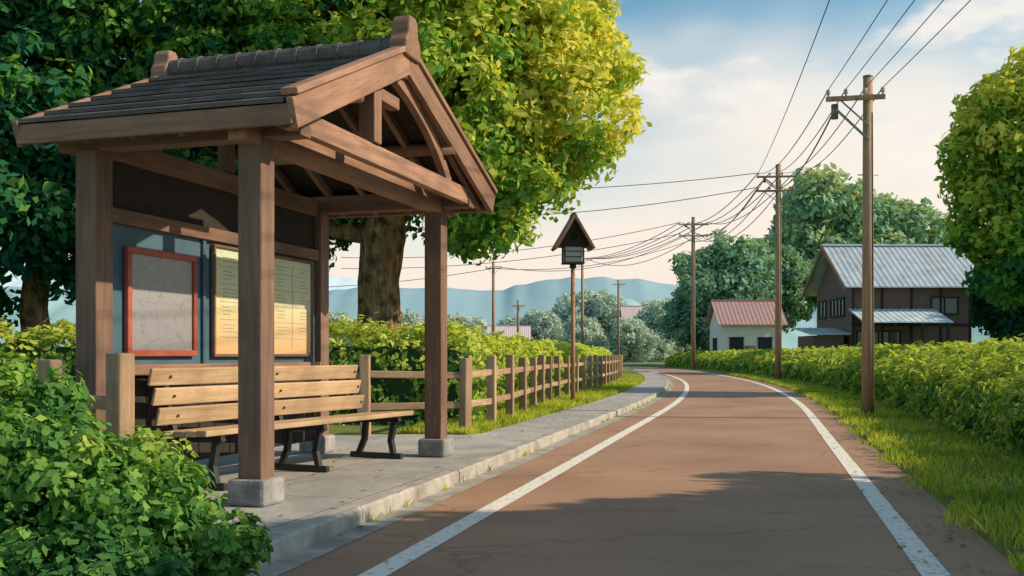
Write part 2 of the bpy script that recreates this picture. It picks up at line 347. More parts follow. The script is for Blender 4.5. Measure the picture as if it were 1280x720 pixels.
for s,nm in ((-1,'near'),(1,'far')):
    yy=MID+s*1.1; tube('purlin_'+nm,[(-1.8,yy,roofz(yy)-.15),(.5,yy,roofz(yy)-.15)],.065,M_beam,sh,14)
    ye=MID+s*(MID-EY)
    V=[(-2.15,MID,RZt-.07),(.42,MID,RZt-.07),(.5,ye,EZ-.07),(-1.82,ye,EZ-.07)]
    V+=[(a,b,c+.05) for a,b,c in V]
    mesh_obj('deck_'+nm,V,[(0,1,2,3),(4,7,6,5),(0,4,5,1),(1,5,6,2),(2,6,7,3),(3,7,4,0)],M_dark,sh)
    for k in range(6):
        x=-1.7+k*.42
        beam('rafter_%s_%d'%(nm,k+1),(x,MID+s*.06,RZt-.13),(x,ye-s*.03,EZ-.12),.06,.09,M_post,sh)
    beam('fascia_'+nm,(-1.85,ye+s*.02,EZ-.075),(.52,ye+s*.02,EZ-.075),.04,.15,M_beam,sh)
    beam('bargeboard_'+nm,(.44,MID+s*.0,RZt-.06),(.525,ye+s*.04,EZ-.075),.055,.22,M_beam,sh)
    beam('barge_cap_'+nm,(.43,MID+s*.0,RZt+.085),(.52,ye+s*.07,EZ+.07),.13,.05,M_beam,sh)
    beam('bargeboard_rear_'+nm,(-2.18,MID+s*.0,RZt-.06),(-1.85,ye+s*.04,EZ-.075),.05,.2,M_beam,sh)
    parts=[];rows=7
    for r in range(rows):
        t0=1-r/rows; t1=1-(r+1.12)/rows
        xa=-1.87-(.33)*(1-(t0+t1)/2); xb=.47-.08*(1-(t0+t1)/2)
        x=xa-(random.random()*.3)
        while x<xb:
            wd=random.uniform(.45,.62); x0=max(x,xa)+.002; x1=min(x+wd,xb)-.002
            if x1-x0>.03:
                dz=random.uniform(0,.005)
                def pt(t,x,lift):
                    t=max(t,0.0); yv=MID+s*(MID-EY+.05)*t; return (x,yv,RZt-(RZt-EZ)*t*1.02+lift)
                V=[pt(t0,x0,.022+dz),pt(t0,x1,.022+dz),pt(t1,x1,-.005),pt(t1,x0,-.005),pt(t0,x0,.055+dz),pt(t0,x1,.055+dz),pt(t1,x1,.012),pt(t1,x0,.012)]
                parts.append((V,BF))
            x+=wd
    random.shuffle(parts)
    for q in range(3): join_data('shingles_%s_%d'%(nm,q+1),parts[q::3],M_shing,sh)
parts=[]; x=-2.15
while x<.4:
    parts.append(tube_data([(x,MID,RZt+.07),(x+.20,MID,RZt+.07)],[.1,.1],14))
    parts.append(tube_data([(x+.18,MID,RZt+.07),(x+.215,MID,RZt+.07)],[.112,.112],14))
    x+=.215
join_data('ridge_tiles',parts,M_shing,sh)
def ornament(nm,x,s):
    prof=[(-.2,-.04),(-.2,.12),(-.13,.2),(-.12,.33),(-.07,.4),(.07,.4),(.12,.33),(.13,.2),(.2,.12),(.2,-.04)]
    n=len(prof); V=[(x-.09,MID+a*s,RZt+b*s) for a,b in prof]+[(x+.09,MID+a*s,RZt+b*s) for a,b in prof]
    F=[tuple(reversed(range(n))),tuple(range(n,2*n))]+[(i,(i+1)%n,n+(i+1)%n,n+i) for i in range(n)]
    bevel(mesh_obj(nm,V,F,M_beam,sh),.02)
ornament('ridge_end_front',.42,.88); ornament('ridge_end_rear',-2.15,.66)
box('wall_lower',(D,W/2,.55),(.05,W-.2,.8),M_dark,sh,0)
for i in range(14): box('plank_%d'%i,(D+.032,.22+i*.253,.55),(.012,.24,.78),M_dark,sh,.004)
beam('wall_rail',(D+.05,.1,1.0),(D+.05,W-.1,1.0),.1,.09,M_beam,sh)
box('wall_panel',(D,W/2,1.62),(.045,W-.2,1.16),M_blue,sh,0)
beam('wall_head',(D+.03,.1,2.26),(D+.03,W-.1,2.26),.1,.12,M_post,sh)
box('transom',(D,W/2,2.515),(.04,W-.2,.39),M_dark,sh,0)
beam('mullion',(D+.03,1.43,1.05),(D+.03,1.43,2.2),.05,.05,M_blue,sh,up=(0,1,0))
def paper(name,stops,scale,axis_min,axis_max,line=(.2,.25,.25)):
    m,nt,N,L=newmat(name); out=nd(nt,'ShaderNodeOutputMaterial'); bs=nd(nt,'ShaderNodeBsdfPrincipled'); bs.inputs['Roughness'].default_value=.45
    tc=nd(nt,'ShaderNodeTexCoord'); sp=nd(nt,'ShaderNodeSeparateXYZ'); L.new(tc.outputs['Object'],sp.inputs[0])
    mr=nd(nt,'ShaderNodeMapRange'); mr.inputs[1].default_value=axis_min; mr.inputs[2].default_value=axis_max; L.new(sp.outputs['Z'],mr.inputs[0])
    r=ramp(nt,stops); L.new(mr.outputs[0],r.inputs[0])
    nz=nd(nt,'ShaderNodeTexNoise'); nz.inputs['Scale'].default_value=3; nz.inputs['Detail'].default_value=5
    L.new(tc.outputs['Object'],nz.inputs['Vector'])
    mxv=nd(nt,'ShaderNodeMixRGB',blend_type='LINEAR_LIGHT'); mxv.inputs[0].default_value=.25; L.new(tc.outputs['Object'],mxv.inputs[1]); L.new(nz.outputs['Color'],mxv.inputs[2])
    v=nd(nt,'ShaderNodeTexVoronoi',feature='DISTANCE_TO_EDGE'); v.inputs['Scale'].default_value=scale; L.new(mxv.outputs[0],v.inputs['Vector'])
    rr=ramp(nt,[(0,(1,1,1)),(.03,(0,0,0))]); L.new(v.outputs[0],rr.inputs[0])
    ml_=nd(nt,'ShaderNodeMath',operation='MULTIPLY'); ml_.inputs[1].default_value=.55; L.new(rr.outputs[0],ml_.inputs[0])
    mx=nd(nt,'ShaderNodeMixRGB'); mx.inputs[2].default_value=(*line,1); L.new(ml_.outputs[0],mx.inputs[0]); L.new(r.outputs[0],mx.inputs[1])
    L.new(mx.outputs[0],bs.inputs['Base Color']); L.new(bs.outputs[0],out.inputs[0]); return m
M_map=paper('map_paper',[(0,(.24,.23,.27)),(1,(.34,.34,.35))],6,-.5,.5,(.09,.12,.16))
M_pos=paper('poster_paper',[(0,(.66,.35,.16)),(.35,(.72,.5,.26)),(.55,(.68,.66,.42)),(1,(.56,.66,.48))],5,-.6,.6,(.3,.42,.34))
def framed(name,y0,y1,z0,z1,fm,pm,fw=.05):
    X=D+.045; yc=(y0+y1)/2; zc=(z0+z1)/2
    e=box(name,(X,yc,zc),(.02,y1-y0-.02,z1-z0-.02),pm,sh,0)
    for nm,p1,p2 in (('b',(X+.012,y0,z0),(X+.012,y1,z0)),('t',(X+.012,y0,z1),(X+.012,y1,z1)),):
        beam(name+'_frame_'+nm,p1,p2,.045,fw,fm,sh)
    for nm,yy in (('l',y0+fw/2),('r',y1-fw/2)):
        beam(name+'_frame_'+nm,(X+.012,yy,z0+fw/2),(X+.012,yy,z1-fw/2),fw,.045,fm,sh,up=(1,0,0))
framed('route_map',.31,1.28,1.14,2.0,M_redf,M_map,.055)
framed('notice_board',1.55,3.5,1.12,2.16,M_post,M_pos,.03)
M_ink=surf_mat('ink',(.32,.4,.32),(.38,.45,.36),5,bump=0)
for k in range(5): box('notice_rule_%d'%k,(D+.0575,2.53,1.3+k*.17),(.002,1.7,.006),M_ink,sh,0)
for k in range(3): box('notice_column_%d'%k,(D+.059,2.05+k*.5,1.64),(.002,.006,.9),M_ink,sh,0)
parts=[]
for k in range(5):
    for c in range(4):
        for q in range(3):
            wq=random.uniform(.1,.3); y0=1.72+c*.5; z=1.35+k*.17+q*.035
            if z<2.1:
                V=[(D+.0565,y0,z-.004),(D+.0585,y0,z-.004),(D+.0585,y0+wq,z-.004),(D+.0565,y0+wq,z-.004),(D+.0565,y0,z+.004),(D+.0585,y0,z+.004),(D+.0585,y0+wq,z+.004),(D+.0565,y0+wq,z+.004)]
                parts.append((V,BF))
join_data('notice_print',parts,M_ink,sh)
# ---------------------------------------------------------------- bench
def SW(u,v):
    U=(.2908,.9568); 
    return Vector((A[0]+u*U[0]-v*U[1],A[1]+u*U[1]+v*U[0],.12))
BL=SW(.45,1.30);BR=SW(3.7,.82); e1=(BR-BL).normalized(); BLn=(BR-BL).length
yax=Vector((-e1.y,e1.x,0)); org=BL-yax*.6
be=empty('park_bench',org,math.atan2(e1.y,e1.x))
for k in range(4): beam('seat_slat_%d'%(k+1),(random.uniform(-.012,.012),.03+k*.118,.485+.006*(-k)),(BLn+random.uniform(-.012,.012),.03+k*.118,.485-.006*k),.11,.05,M_bench,be,bv=.01)
for k in range(3):
    yy=.50+k*.042; zz=.61+k*.165
    beam('back_slat_%d'%(k+1),(0,yy,zz),(BLn-.25,yy,zz),.032,.152,M_bench,be,up=(0,-.27,1),bv=.01)
for i,x in enumerate((.22,BLn/2,BLn-.3)):
    def fl(nm,pts,r=.026):
        for j in range(len(pts)-1):
            a=Vector((x,*pts[j]));b=Vector((x,*pts[j+1])); d=(b-a).normalized()*.012
            beam('%s_%d_%d'%(nm,i+1,j+1),a-d,b+d,.06,.055,M_iron,be,up=(1,0,0),bv=.006)
    fl('front_leg',[(.0,.43),(.06,.39),(.1,.2),(.06,.03)])
    fl('rear_leg',[(.42,.41),(.44,.2),(.52,.03)])
    fl('foot_bar',[(-.03,.03),(.6,.03)])
    fl('seat_bearer',[(0,.432),(.5,.412)])
    fl('back_support',[(.505,.4),(.58,.63),(.665,1.0)])
    for k in range(3): tube('bolt_%d_%d'%(i+1,k+1),[(x,.5+k*.042-.03,.61+k*.165),(x,.5+k*.042-.012,.61+k*.165)],.012,M_iron,be,8)
# ---------------------------------------------------------------- fences
def fence(name,pts,closed=False,h=1.02,sz=.13,z0=.1,rails=(.42,.82)):
    e=empty(name)
    for i,p in enumerate(pts):
        hh=h+random.uniform(-.03,.03); tx=random.uniform(-.015,.015)
        ang=math.atan2((pts[min(i+1,len(pts)-1)][1]-pts[max(i-1,0)][1]),(pts[min(i+1,len(pts)-1)][0]-pts[max(i-1,0)][0]))
        beam('post_%d'%(i+1),(p[0],p[1],z0-.1),(p[0]+tx,p[1],z0+hh),sz,sz,M_fence,e,up=(math.cos(ang),math.sin(ang),0),bv=.018)
    for i in range(len(pts)-1):
        for j,r in enumerate(rails):
            a=pts[i];b=pts[i+1]
            dz=random.uniform(-.015,.015)
            beam('rail_%d_%d'%(i+1,j+1),(a[0],a[1],z0+r+dz),(b[0],b[1],z0+r-dz),.055,.1,M_fence,e,bv=.012)
    return e
def foff(y): 
    t=min(max((y-13.5)/12,0),1); t=t*t*(3-2*t); return -3.6-.9*t
fp=[]; y=13.5
while y<50:
    fp.append(off(y,foff(y))); y+=1.55
fence('wooden_fence',[(-5.4,14.7),(-3.7,14.4),(-2.05,14.0)]+fp,sz=.14,h=1.12,rails=(.42,.86))
fence('wooden_fence',[(-2.86,7.3),(-3.52,7.62),(-4.9,8.2),(-6.4,8.8)],h=1.14,sz=.15,rails=(.45,.8))
# ---------------------------------------------------------------- vegetation builders
def clumps(lobes,rc,per,ls,fill=.25,flat=.85,dens=1.0):
    C=[];Nn=[];T=[];S=[]
    for (x,y,z,rx,ry,rz,tint) in lobes:
        area=4*math.pi*((rx*ry+rx*rz+ry*rz)/3)
        k=max(8,int(dens*area/(rc*rc*1.35)))
        d=unit(rng.normal(0,1,(k,3)))
        rad=np.where(rng.random(k)<fill,rng.uniform(.3,.8,k),rng.uniform(.82,1.14,k))
        cc=np.array([x,y,z])+d*rad[:,None]*np.array([rx,ry,rz])
        for c,dd in zip(cc,d):
            r=rc*rng.uniform(.5,1.35); n=int(per*(r/rc)**2)
            q=unit(rng.normal(0,1,(n,3))+dd*.5+np.array([0,0,.35]))
            rr=r*rng.uniform(.5,1.2,(n,1))
            p=c+q*rr*np.array([1,1,flat])
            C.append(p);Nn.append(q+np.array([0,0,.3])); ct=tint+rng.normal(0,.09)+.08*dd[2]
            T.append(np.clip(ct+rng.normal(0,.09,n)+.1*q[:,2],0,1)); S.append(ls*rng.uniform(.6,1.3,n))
    return np.concatenate(C),np.concatenate(Nn),np.concatenate(S),np.concatenate(T)
def tree(name,base,trunk_pts,radii,lobes,rc,per,ls,mat,branches=8,bark=M_bark,fill=.25,dens=1.0,rough=.05,tn=18):
    e=empty(name,(base[0],base[1],0))
    b=Vector((base[0],base[1],0))
    tp=[Vector(p) for p in trunk_pts]; pts=[];rad=[]
    for i in range(len(tp)-1):
        for k in range(5):
            t=k/5; pts.append(tp[i].lerp(tp[i+1],t)); rad.append(radii[i]*(1-t)+radii[i+1]*t)
    pts.append(tp[-1]); rad.append(radii[-1])
    parts=[tube_data(pts,rad,tn,rough)]
    rt=radii[-1]
    ls_=sorted(lobes,key=lambda l:-l[3])[:branches]
    for l in ls_:
        tgt=Vector(l[:3])-b; st=Vector(trunk_pts[-1 if random.random()<.6 else -2])
        mid=(st+tgt)/2+Vector((random.uniform(-.3,.3),random.uniform(-.3,.3),-.12*(tgt-st).length))
        pts=[]
        for t in np.linspace(0,1,8):
            p=st*(1-t)**2+mid*2*t*(1-t)+tgt*t*t; pts.append(p+Vector((random.uniform(-.04,.04),)*3))
        parts.append(tube_data(pts,[rt*.6*(1-t)+.03 for t in np.linspace(0,1,8)],9,.04))
    join_data('trunk_and_limbs',parts,bark,e,True)
    C,Nn,S,T=clumps(lobes,rc,per,ls,fill,dens=dens)
    C=C-np.array([base[0],base[1],0])
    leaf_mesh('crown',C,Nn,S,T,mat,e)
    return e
lobes=[(.95,20,6.2,1.3,1.4,1.2,.86),(-.3,20,7.6,1.6,1.7,1.4,.8),(.75,20.6,8.5,1.0,1.2,1.1,.86),(-.25,19.6,4.9,1.2,1.4,.95,.72),  # last value of each lobe paints the shaded left darker, sunlit right yellower
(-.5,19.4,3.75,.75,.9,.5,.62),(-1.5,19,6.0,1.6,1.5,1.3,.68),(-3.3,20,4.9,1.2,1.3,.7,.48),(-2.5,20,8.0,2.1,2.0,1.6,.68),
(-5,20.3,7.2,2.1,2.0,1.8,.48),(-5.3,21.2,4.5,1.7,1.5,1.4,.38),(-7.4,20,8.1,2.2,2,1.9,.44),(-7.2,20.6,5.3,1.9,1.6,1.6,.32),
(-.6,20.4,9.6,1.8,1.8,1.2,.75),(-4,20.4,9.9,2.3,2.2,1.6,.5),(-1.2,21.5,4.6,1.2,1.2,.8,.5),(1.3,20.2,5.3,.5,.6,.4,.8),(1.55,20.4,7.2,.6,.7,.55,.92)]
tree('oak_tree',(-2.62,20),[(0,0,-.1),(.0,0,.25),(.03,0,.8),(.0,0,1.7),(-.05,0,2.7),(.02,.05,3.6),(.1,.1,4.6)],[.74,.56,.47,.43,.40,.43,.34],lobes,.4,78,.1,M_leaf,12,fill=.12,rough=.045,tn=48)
lobes=[(-9.6,19,7,2.2,1.8,2.2,.3),(-10,19.4,4.4,1.7,1.5,1.2,.22),(-8.5,20,3.6,1.1,1.1,.8,.2),(-7.2,19.5,3.9,1.2,1.2,.9,.26),(-10.5,18.5,9,2.2,2,1.6,.36),(-6.3,21.5,3.2,1.1,1,.8,.24),(-11.3,20,2.9,1.1,1,.8,.2)]  # low tints: shade on this left-hand crown put into its leaf colour
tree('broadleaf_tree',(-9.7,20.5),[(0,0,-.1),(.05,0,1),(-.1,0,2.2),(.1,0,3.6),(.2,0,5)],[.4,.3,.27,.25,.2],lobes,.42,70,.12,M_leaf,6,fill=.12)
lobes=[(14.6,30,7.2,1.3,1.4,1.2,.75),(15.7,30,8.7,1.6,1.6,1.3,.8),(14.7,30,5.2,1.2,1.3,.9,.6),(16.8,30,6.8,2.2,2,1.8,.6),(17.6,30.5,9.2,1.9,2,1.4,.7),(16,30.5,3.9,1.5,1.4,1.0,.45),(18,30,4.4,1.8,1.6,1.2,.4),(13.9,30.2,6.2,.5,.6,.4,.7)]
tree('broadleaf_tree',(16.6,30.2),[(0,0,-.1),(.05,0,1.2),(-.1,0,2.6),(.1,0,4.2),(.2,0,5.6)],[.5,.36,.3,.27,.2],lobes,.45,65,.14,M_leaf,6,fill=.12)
# roadside tree to the right of the viewer (shades the near part of the road)
lobes=[(7.5,4.5,4.9,.9,1.0,.6,.6),(8.6,5.0,5.0,1.0,1.0,.7,.6),(9.6,5.4,5.2,1.2,1.2,.9,.6),(10.7,6.2,5.0,1.3,1.1,.9,.6),(11.9,7.4,5.0,1.3,1.2,.8,.6),(10.6,3.8,5.6,1.5,1.5,1.,.6),(12.3,5.3,5.8,1.8,1.6,1.2,.6),(8.8,3.6,4.9,1.3,1.2,.8,.6),(12.4,3.4,5.2,1.3,1.3,1,.6),(13.2,8.8,4.7,.9,.8,.6,.6),(9.8,7.3,4.6,.4,.4,.3,.6),(11.1,8.8,4.8,.4,.4,.3,.6),(8.4,6.5,4.6,.3,.3,.25,.6)]
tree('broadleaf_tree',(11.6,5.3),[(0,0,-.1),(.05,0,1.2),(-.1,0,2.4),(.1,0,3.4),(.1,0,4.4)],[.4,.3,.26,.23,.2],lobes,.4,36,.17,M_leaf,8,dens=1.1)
def bgtree(x,y,h,r,t,mat=M_leaff,sc=1.0,trunk=.35,per=30):
    lb=[]
    for k in range(9):
        a=k/9*6.283+random.random(); q=random.uniform(.3,.7)*r
        lb.append((x+q*math.cos(a),y+q*math.sin(a),h-r*(.35+random.uniform(0,1.25)),r*random.uniform(.35,.55),r*random.uniform(.35,.55),r*random.uniform(.28,.42),t+random.uniform(-.1,.12)))
    lb.append((x,y,h-r*.45,r*.5,r*.5,r*.42,t+.1)); lb.append((x,y,h-r*1.0,r*.75,r*.7,r*.8,t-.1))
    tree('background_tree',(x,y),[(0,0,-.1),(0,0,h*.3),(.1,0,h*.6)],[trunk,trunk*.8,trunk*.5],lb,r*.17,per,r*.06*sc,mat,4,fill=.1)
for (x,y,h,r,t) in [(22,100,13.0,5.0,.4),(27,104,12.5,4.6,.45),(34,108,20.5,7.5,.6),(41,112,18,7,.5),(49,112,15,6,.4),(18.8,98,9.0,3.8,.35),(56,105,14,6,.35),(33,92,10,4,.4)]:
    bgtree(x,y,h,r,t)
for (x,y,h,r,t) in [(31.8,62,7,3.0,.3),(34,58,8,3.4,.35)]: bgtree(x,y,h,r,t,M_leaf,1.0)
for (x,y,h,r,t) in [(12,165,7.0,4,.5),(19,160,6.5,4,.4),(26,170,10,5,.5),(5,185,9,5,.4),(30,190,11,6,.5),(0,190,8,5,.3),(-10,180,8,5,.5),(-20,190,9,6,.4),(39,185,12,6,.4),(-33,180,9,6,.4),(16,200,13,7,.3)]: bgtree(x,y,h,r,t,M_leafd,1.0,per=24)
# ---------------------------------------------------------------- hedges
def hedge(name,path,prof,n_per_m,ls,mat,z0=.05,tint=.45,hs=None):
    """path: centreline points; prof: cross-section [(lateral,height)...]"""
    P=np.array(path,float); hs=np.array(hs if hs is not None else [1.0]*len(P))
    seg=np.diff(P,axis=0); ln=np.linalg.norm(seg,axis=1); tn=seg/ln[:,None]; nr=np.stack([tn[:,1],-tn[:,0]],1)
    vn=np.zeros_like(P); vn[:-1]+=nr; vn[1:]+=nr; vn=vn/np.linalg.norm(vn,axis=1,keepdims=True)
    pr=np.array(prof,float); ps=np.diff(pr,axis=0); pl=np.linalg.norm(ps,axis=1); cum=np.concatenate([[0],np.cumsum(pl)])
    pn=np.stack([-ps[:,1],ps[:,0]],1)/pl[:,None]; pn=-pn
    if pn[0][0]*pr[0][0]<0: pn=-pn
    e=empty(name); V=[];F=[];m=len(pr)
    ce=pr.mean(axis=0)
    for i,p in enumerate(P):
        for (l,h) in pr:
            l2=ce[0]+(l-ce[0])*.88; h2=h*hs[i]-.13 if h>0.05 else -.05
            a=p+vn[i]*l2; V.append((a[0],a[1],h2))
    for i in range(len(P)-1):
        for k in range(m-1): F.append((i*m+k,i*m+k+1,(i+1)*m+k+1,(i+1)*m+k))
    F.append(tuple(range(m))); F.append(tuple(reversed(range((len(P)-1)*m,len(P)*m))))
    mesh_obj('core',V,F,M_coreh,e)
    Cs=[];Ns=[];Ss=[];Ts=[]
    for i in range(len(ln)):
        d=math.hypot(*(P[i]+P[i+1])/2); sc=max(.6,min(3.2,d/14))
        n=int(n_per_m*ln[i]/sc**1.8)
        s=rng.random(n)*1.04-.02; q=rng.random(n)*cum[-1]
        k=np.clip(np.searchsorted(cum,q)-1,0,len(pl)-1); t=(q-cum[k])/pl[k]
        lat=pr[k,0]+ps[k,0]*t; hh=(pr[k,1]+ps[k,1]*t)*(hs[i]+(hs[i+1]-hs[i])*s)
        base=P[i]+s[:,None]*seg[i]; nn=vn[i]*(1-s[:,None])+vn[i+1]*s[:,None]
        X=base[:,0]+nn[:,0]*lat; Y=base[:,1]+nn[:,1]*lat
        bv=.09*np.sin(X*5.1+Y*3.3+hh*6)+.07*np.sin(X*9.7-Y*7.9+hh*11+1)+.05*np.sin(Y*17+hh*5+X*3)+.06*np.sin(Y*1.7+X)
        dis=bv+rng.uniform(-.1,.08,n)+np.where(rng.random(n)<.06,rng.uniform(0,.16,n),0)
        latd=lat+pn[k,0]*dis; zd=hh+pn[k,1]*dis
        Cs.append(np.stack([base[:,0]+nn[:,0]*latd,base[:,1]+nn[:,1]*latd,np.maximum(zd+z0,.05)],1))
        Ns.append(np.stack([nn[:,0]*pn[k,0],nn[:,1]*pn[k,0],pn[k,1]+.35],1))
        Ss.append(ls*sc*rng.uniform(.6,1.3,n)); Ts.append(np.clip(tint+bv*1.6+rng.normal(0,.13,n)+.25*pn[k,1],0,1))  # up-facing leaves tinted lighter: sunlit hedge top put into the colour
    leaf_mesh('leaves',np.concatenate(Cs),np.concatenate(Ns),np.concatenate(Ss),np.concatenate(Ts),mat,e,.55,.5)
    return e
cw=4.9
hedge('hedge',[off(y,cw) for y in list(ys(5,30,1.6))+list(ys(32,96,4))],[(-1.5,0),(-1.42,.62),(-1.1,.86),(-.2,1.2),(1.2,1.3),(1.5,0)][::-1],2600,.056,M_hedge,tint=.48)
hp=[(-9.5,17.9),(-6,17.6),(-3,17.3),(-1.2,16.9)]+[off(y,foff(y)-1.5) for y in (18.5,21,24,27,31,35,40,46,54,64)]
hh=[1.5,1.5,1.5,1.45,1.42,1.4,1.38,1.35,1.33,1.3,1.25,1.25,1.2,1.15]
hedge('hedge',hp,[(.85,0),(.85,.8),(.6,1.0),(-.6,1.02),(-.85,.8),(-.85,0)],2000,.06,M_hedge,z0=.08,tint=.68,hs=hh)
# ---------------------------------------------------------------- bushes in front
def bush(name,lobes,per,ls,rc):
    e=empty(name); parts=[]
    for l in lobes[:4]:
        for k in range(4):
            b=Vector((l[0]+random.uniform(-.08,.08),l[1]+random.uniform(-.08,.08),.05)); t=Vector((l[0]+random.uniform(-.4,.4)*l[3],l[1]+random.uniform(-.4,.4)*l[4],l[2]+.2*l[5]))
            parts.append(tube_data([b,(b+t)/2+Vector((.03,.02,0)),t],[.016,.012,.006],6))
    join_data('stems',parts,M_bark,e,True)
    C,Nn,S,T=clumps(lobes,rc,per,ls,.35,.9,1.3)
    k=C[:,2]>.1
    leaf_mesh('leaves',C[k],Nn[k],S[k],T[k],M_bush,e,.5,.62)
bush('leafy_bush',[(-2.1,5.0,.42,.48,.45,.38,.64),(-1.78,4.95,.36,.28,.3,.28,.64),(-2.45,5.1,.45,.35,.4,.42,.5),(-2.0,4.5,.2,.42,.35,.2,.42),(-1.62,5.25,.22,.22,.25,.18,.56),(-1.9,5.1,.66,.14,.14,.16,.75)],58,.033,.115)
bush('leafy_bush',[(-2.95,5.7,.78,.4,.4,.4,.6),(-2.8,5.5,.45,.45,.4,.4,.42),(-3.3,5.9,.6,.4,.4,.5,.48),(-2.55,5.8,.5,.22,.3,.3,.55)],58,.035,.12)
# ---------------------------------------------------------------- grass blades
def blades(name,xy,z,h,wd,t0):
    n=len(xy); hgt=h*rng.uniform(.5,1.4,n); a=rng.random(n)*6.283; lean=rng.normal(0,.35,(n,2))*hgt[:,None]
    d=np.stack([np.cos(a),np.sin(a)],1)*(wd*rng.uniform(.6,1.3,n))[:,None]
    b=np.concatenate([xy,z[:,None]],1)
    p0=b.copy();p0[:,:2]-=d;p1=b.copy();p1[:,:2]+=d
    p2=b.copy();p2[:,:2]+=lean*.45+d*.6;p2[:,2]+=hgt*.6
    p3=b.copy();p3[:,:2]+=lean;p3[:,2]+=hgt
    V=np.stack([p0,p1,p2,p3],1).reshape(-1,3)
    tt=t0+.16*np.sin(xy[:,0]*2.3+xy[:,1]*1.1)+.12*np.sin(xy[:,1]*3.7)
    return fast_mesh(name,V,4,np.clip(tt+rng.normal(0,.17,n),0,1),M_grassb)
def scatter(o1,o2,y0,y1,n,bias=1.6):
    Y=y0+(y1-y0)*rng.random(n)**bias; f=rng.random(n)
    P=[]
    for y,u in zip(Y,f):
        a=o1(y) if callable(o1) else o1; b=o2(y) if callable(o2) else o2
        P.append(off(y,a+(b-a)*u))
    return np.array(P)
P1=scatter(lambda y:1.95+.1*math.sin(y*3.1)+.06*math.sin(y*9),3.6,4.5,60,34000)
blades('grass',P1,np.full(len(P1),.055),.09,.009,.64)
P2=scatter(lambda y:-3.4+.05*math.sin(y*5),lambda y:foff(y)-.9,13.2,52,22000)
blades('grass',P2,np.full(len(P2),.095),.11,.01,.7)
P3=np.stack([rng.uniform(-3.6,-1.3,7000),rng.uniform(3.6,5.2,7000)],1)
P3=P3[P3[:,0]<-1.55-(rng.random(len(P3))*.4)]
blades('grass',P3,np.full(len(P3),.1),.13,.006,.35)
cl_=[]
for k in range(40):
    y=random.uniform(6,40); c=off(y,-2.29+random.uniform(-.01,.02)); m=random.randint(6,24)
    cl_.append(np.array(c)+rng.normal(0,.03,(m,2)))
Pw=np.concatenate(cl_); blades('weeds',Pw,np.full(len(Pw),.003),.06,.005,.5)
n=300; Y=6+26*rng.random(n)**1.5; ofs=rng.uniform(-5,-1.7,n); C=[]
for y,o in zip(Y,ofs):
    if y>12.5 and o<-3.3: o=-2.2-rng.random()*.9
    p=off(y,o); C.append((p[0],p[1],.128 if o<-2.44 else (.14 if o<-2.3 else .012)))
C=np.array(C); leaf_mesh('fallen_leaves',C,np.tile([0,0,1.],(n,1)),rng.uniform(.016,.034,n),rng.random(n),M_dry,None,.15,.6)
n=220; Y=5.5+20*rng.random(n)**1.4; C=np.array([(*off(y,o),.012) for y,o in zip(Y,1.2+.8*rng.random(n)**.5)])
leaf_mesh('fallen_leaves',C,np.tile([0,0,1.],(n,1)),rng.uniform(.016,.034,n),rng.random(n),M_dry,None,.15,.6)
# ---------------------------------------------------------------- utility poles + wires
def catenary(p,q,sag,n=18):
    p=Vector(p);q=Vector(q); return [p.lerp(q,t)-Vector((0,0,4*sag*t*(1-t))) for t in np.linspace(0,1,n)]
def upole(x,y,h,r,ax,armL,armR,arms=(.35,),bracket=True):
    e=empty('utility_pole',(x,y,0))
    tube('pole',[(0,0,-.1),(0,0,h*.5),(0,0,h)],[r,r*.88,r*.75],M_pole,e,16)
    tube('cap',[(0,0,h),(0,0,h+.03)],[r*.82,r*.82],M_steel,e,12)
    at=[]
    ax=Vector(ax).normalized()
    for j,dz in enumerate(arms):
        z=h-dz; a=ax*(-armL); b=ax*armR
        yo=Vector((ax.y,-ax.x,0))*(r*.8+.04)
        beam('crossarm_%d'%(j+1),Vector((a.x,a.y,z))+yo,Vector((b.x,b.y,z))+yo,.08,.09,M_pole,e)
        for k,t in enumerate((0.04,.34,.66,.96)):
            p=a.lerp(b,t)+yo; pp=[(p.x,p.y,z+.04),(p.x,p.y,z+.08),(p.x,p.y,z+.1),(p.x,p.y,z+.13),(p.x,p.y,z+.15),(p.x,p.y,z+.19)]
            tube('insulator_%d_%d'%(j+1,k+1),pp,[.02,.02,.05,.03,.05,.02],M_cer,e,10)
            at.append(Vector((x+p.x,y+p.y,z+.18)))
        beam('brace_%d_l'%(j+1),Vector((a.x*.65,a.y*.65,z-.04))+yo,Vector((0,0,z-.55))+yo,.03,.03,M_steel,e)
        if armR>.5: beam('brace_%d_r'%(j+1),Vector((b.x*.65,b.y*.65,z-.04))+yo,Vector((0,0,z-.55))+yo,.03,.03,M_steel,e)
    if bracket:
        yo=Vector((ax.y,-ax.x,0))*(r+.03)
        a=ax*-.62
        beam('bracket_arm',Vector((a.x,a.y,h-.62))+yo,Vector((0,0,h-1.25))+yo,.045,.045,M_steel,e)
        tube('cable_box',[Vector((a.x,a.y,h-.78)),Vector((a.x,a.y,h-.5))],[.07,.07],M_steel,e,12)
        tube('step_bolts',[(-.2,0,h-1.9),(.2,0,h-1.9)],.012,M_steel,e,6)
        tube('ground_cable',[(r*.6,-r*.8,0),(r*.55,-r*.75,h*.5),(r*.5,-r*.65,h-.7)],.012,M_wire,e,6)
        at.append(Vector((x+a.x,y+a.y,h-.6)))
    return at
a1=upole(6.94,19.5,6.65,.12,(1,-.2,0),.8,.3,(.42,))
a2=upole(12.25,46,9.95,.16,(1,-.1,0),1.0,.75,(.55,1.2))
a3=upole(14.5,80,12.2,.19,(1,0,0),1.2,1.2,(.6,1.5))
a0=upole(2.9,-9,7.4,.14,(1,-.25,0),1.1,1.1,(.4,))
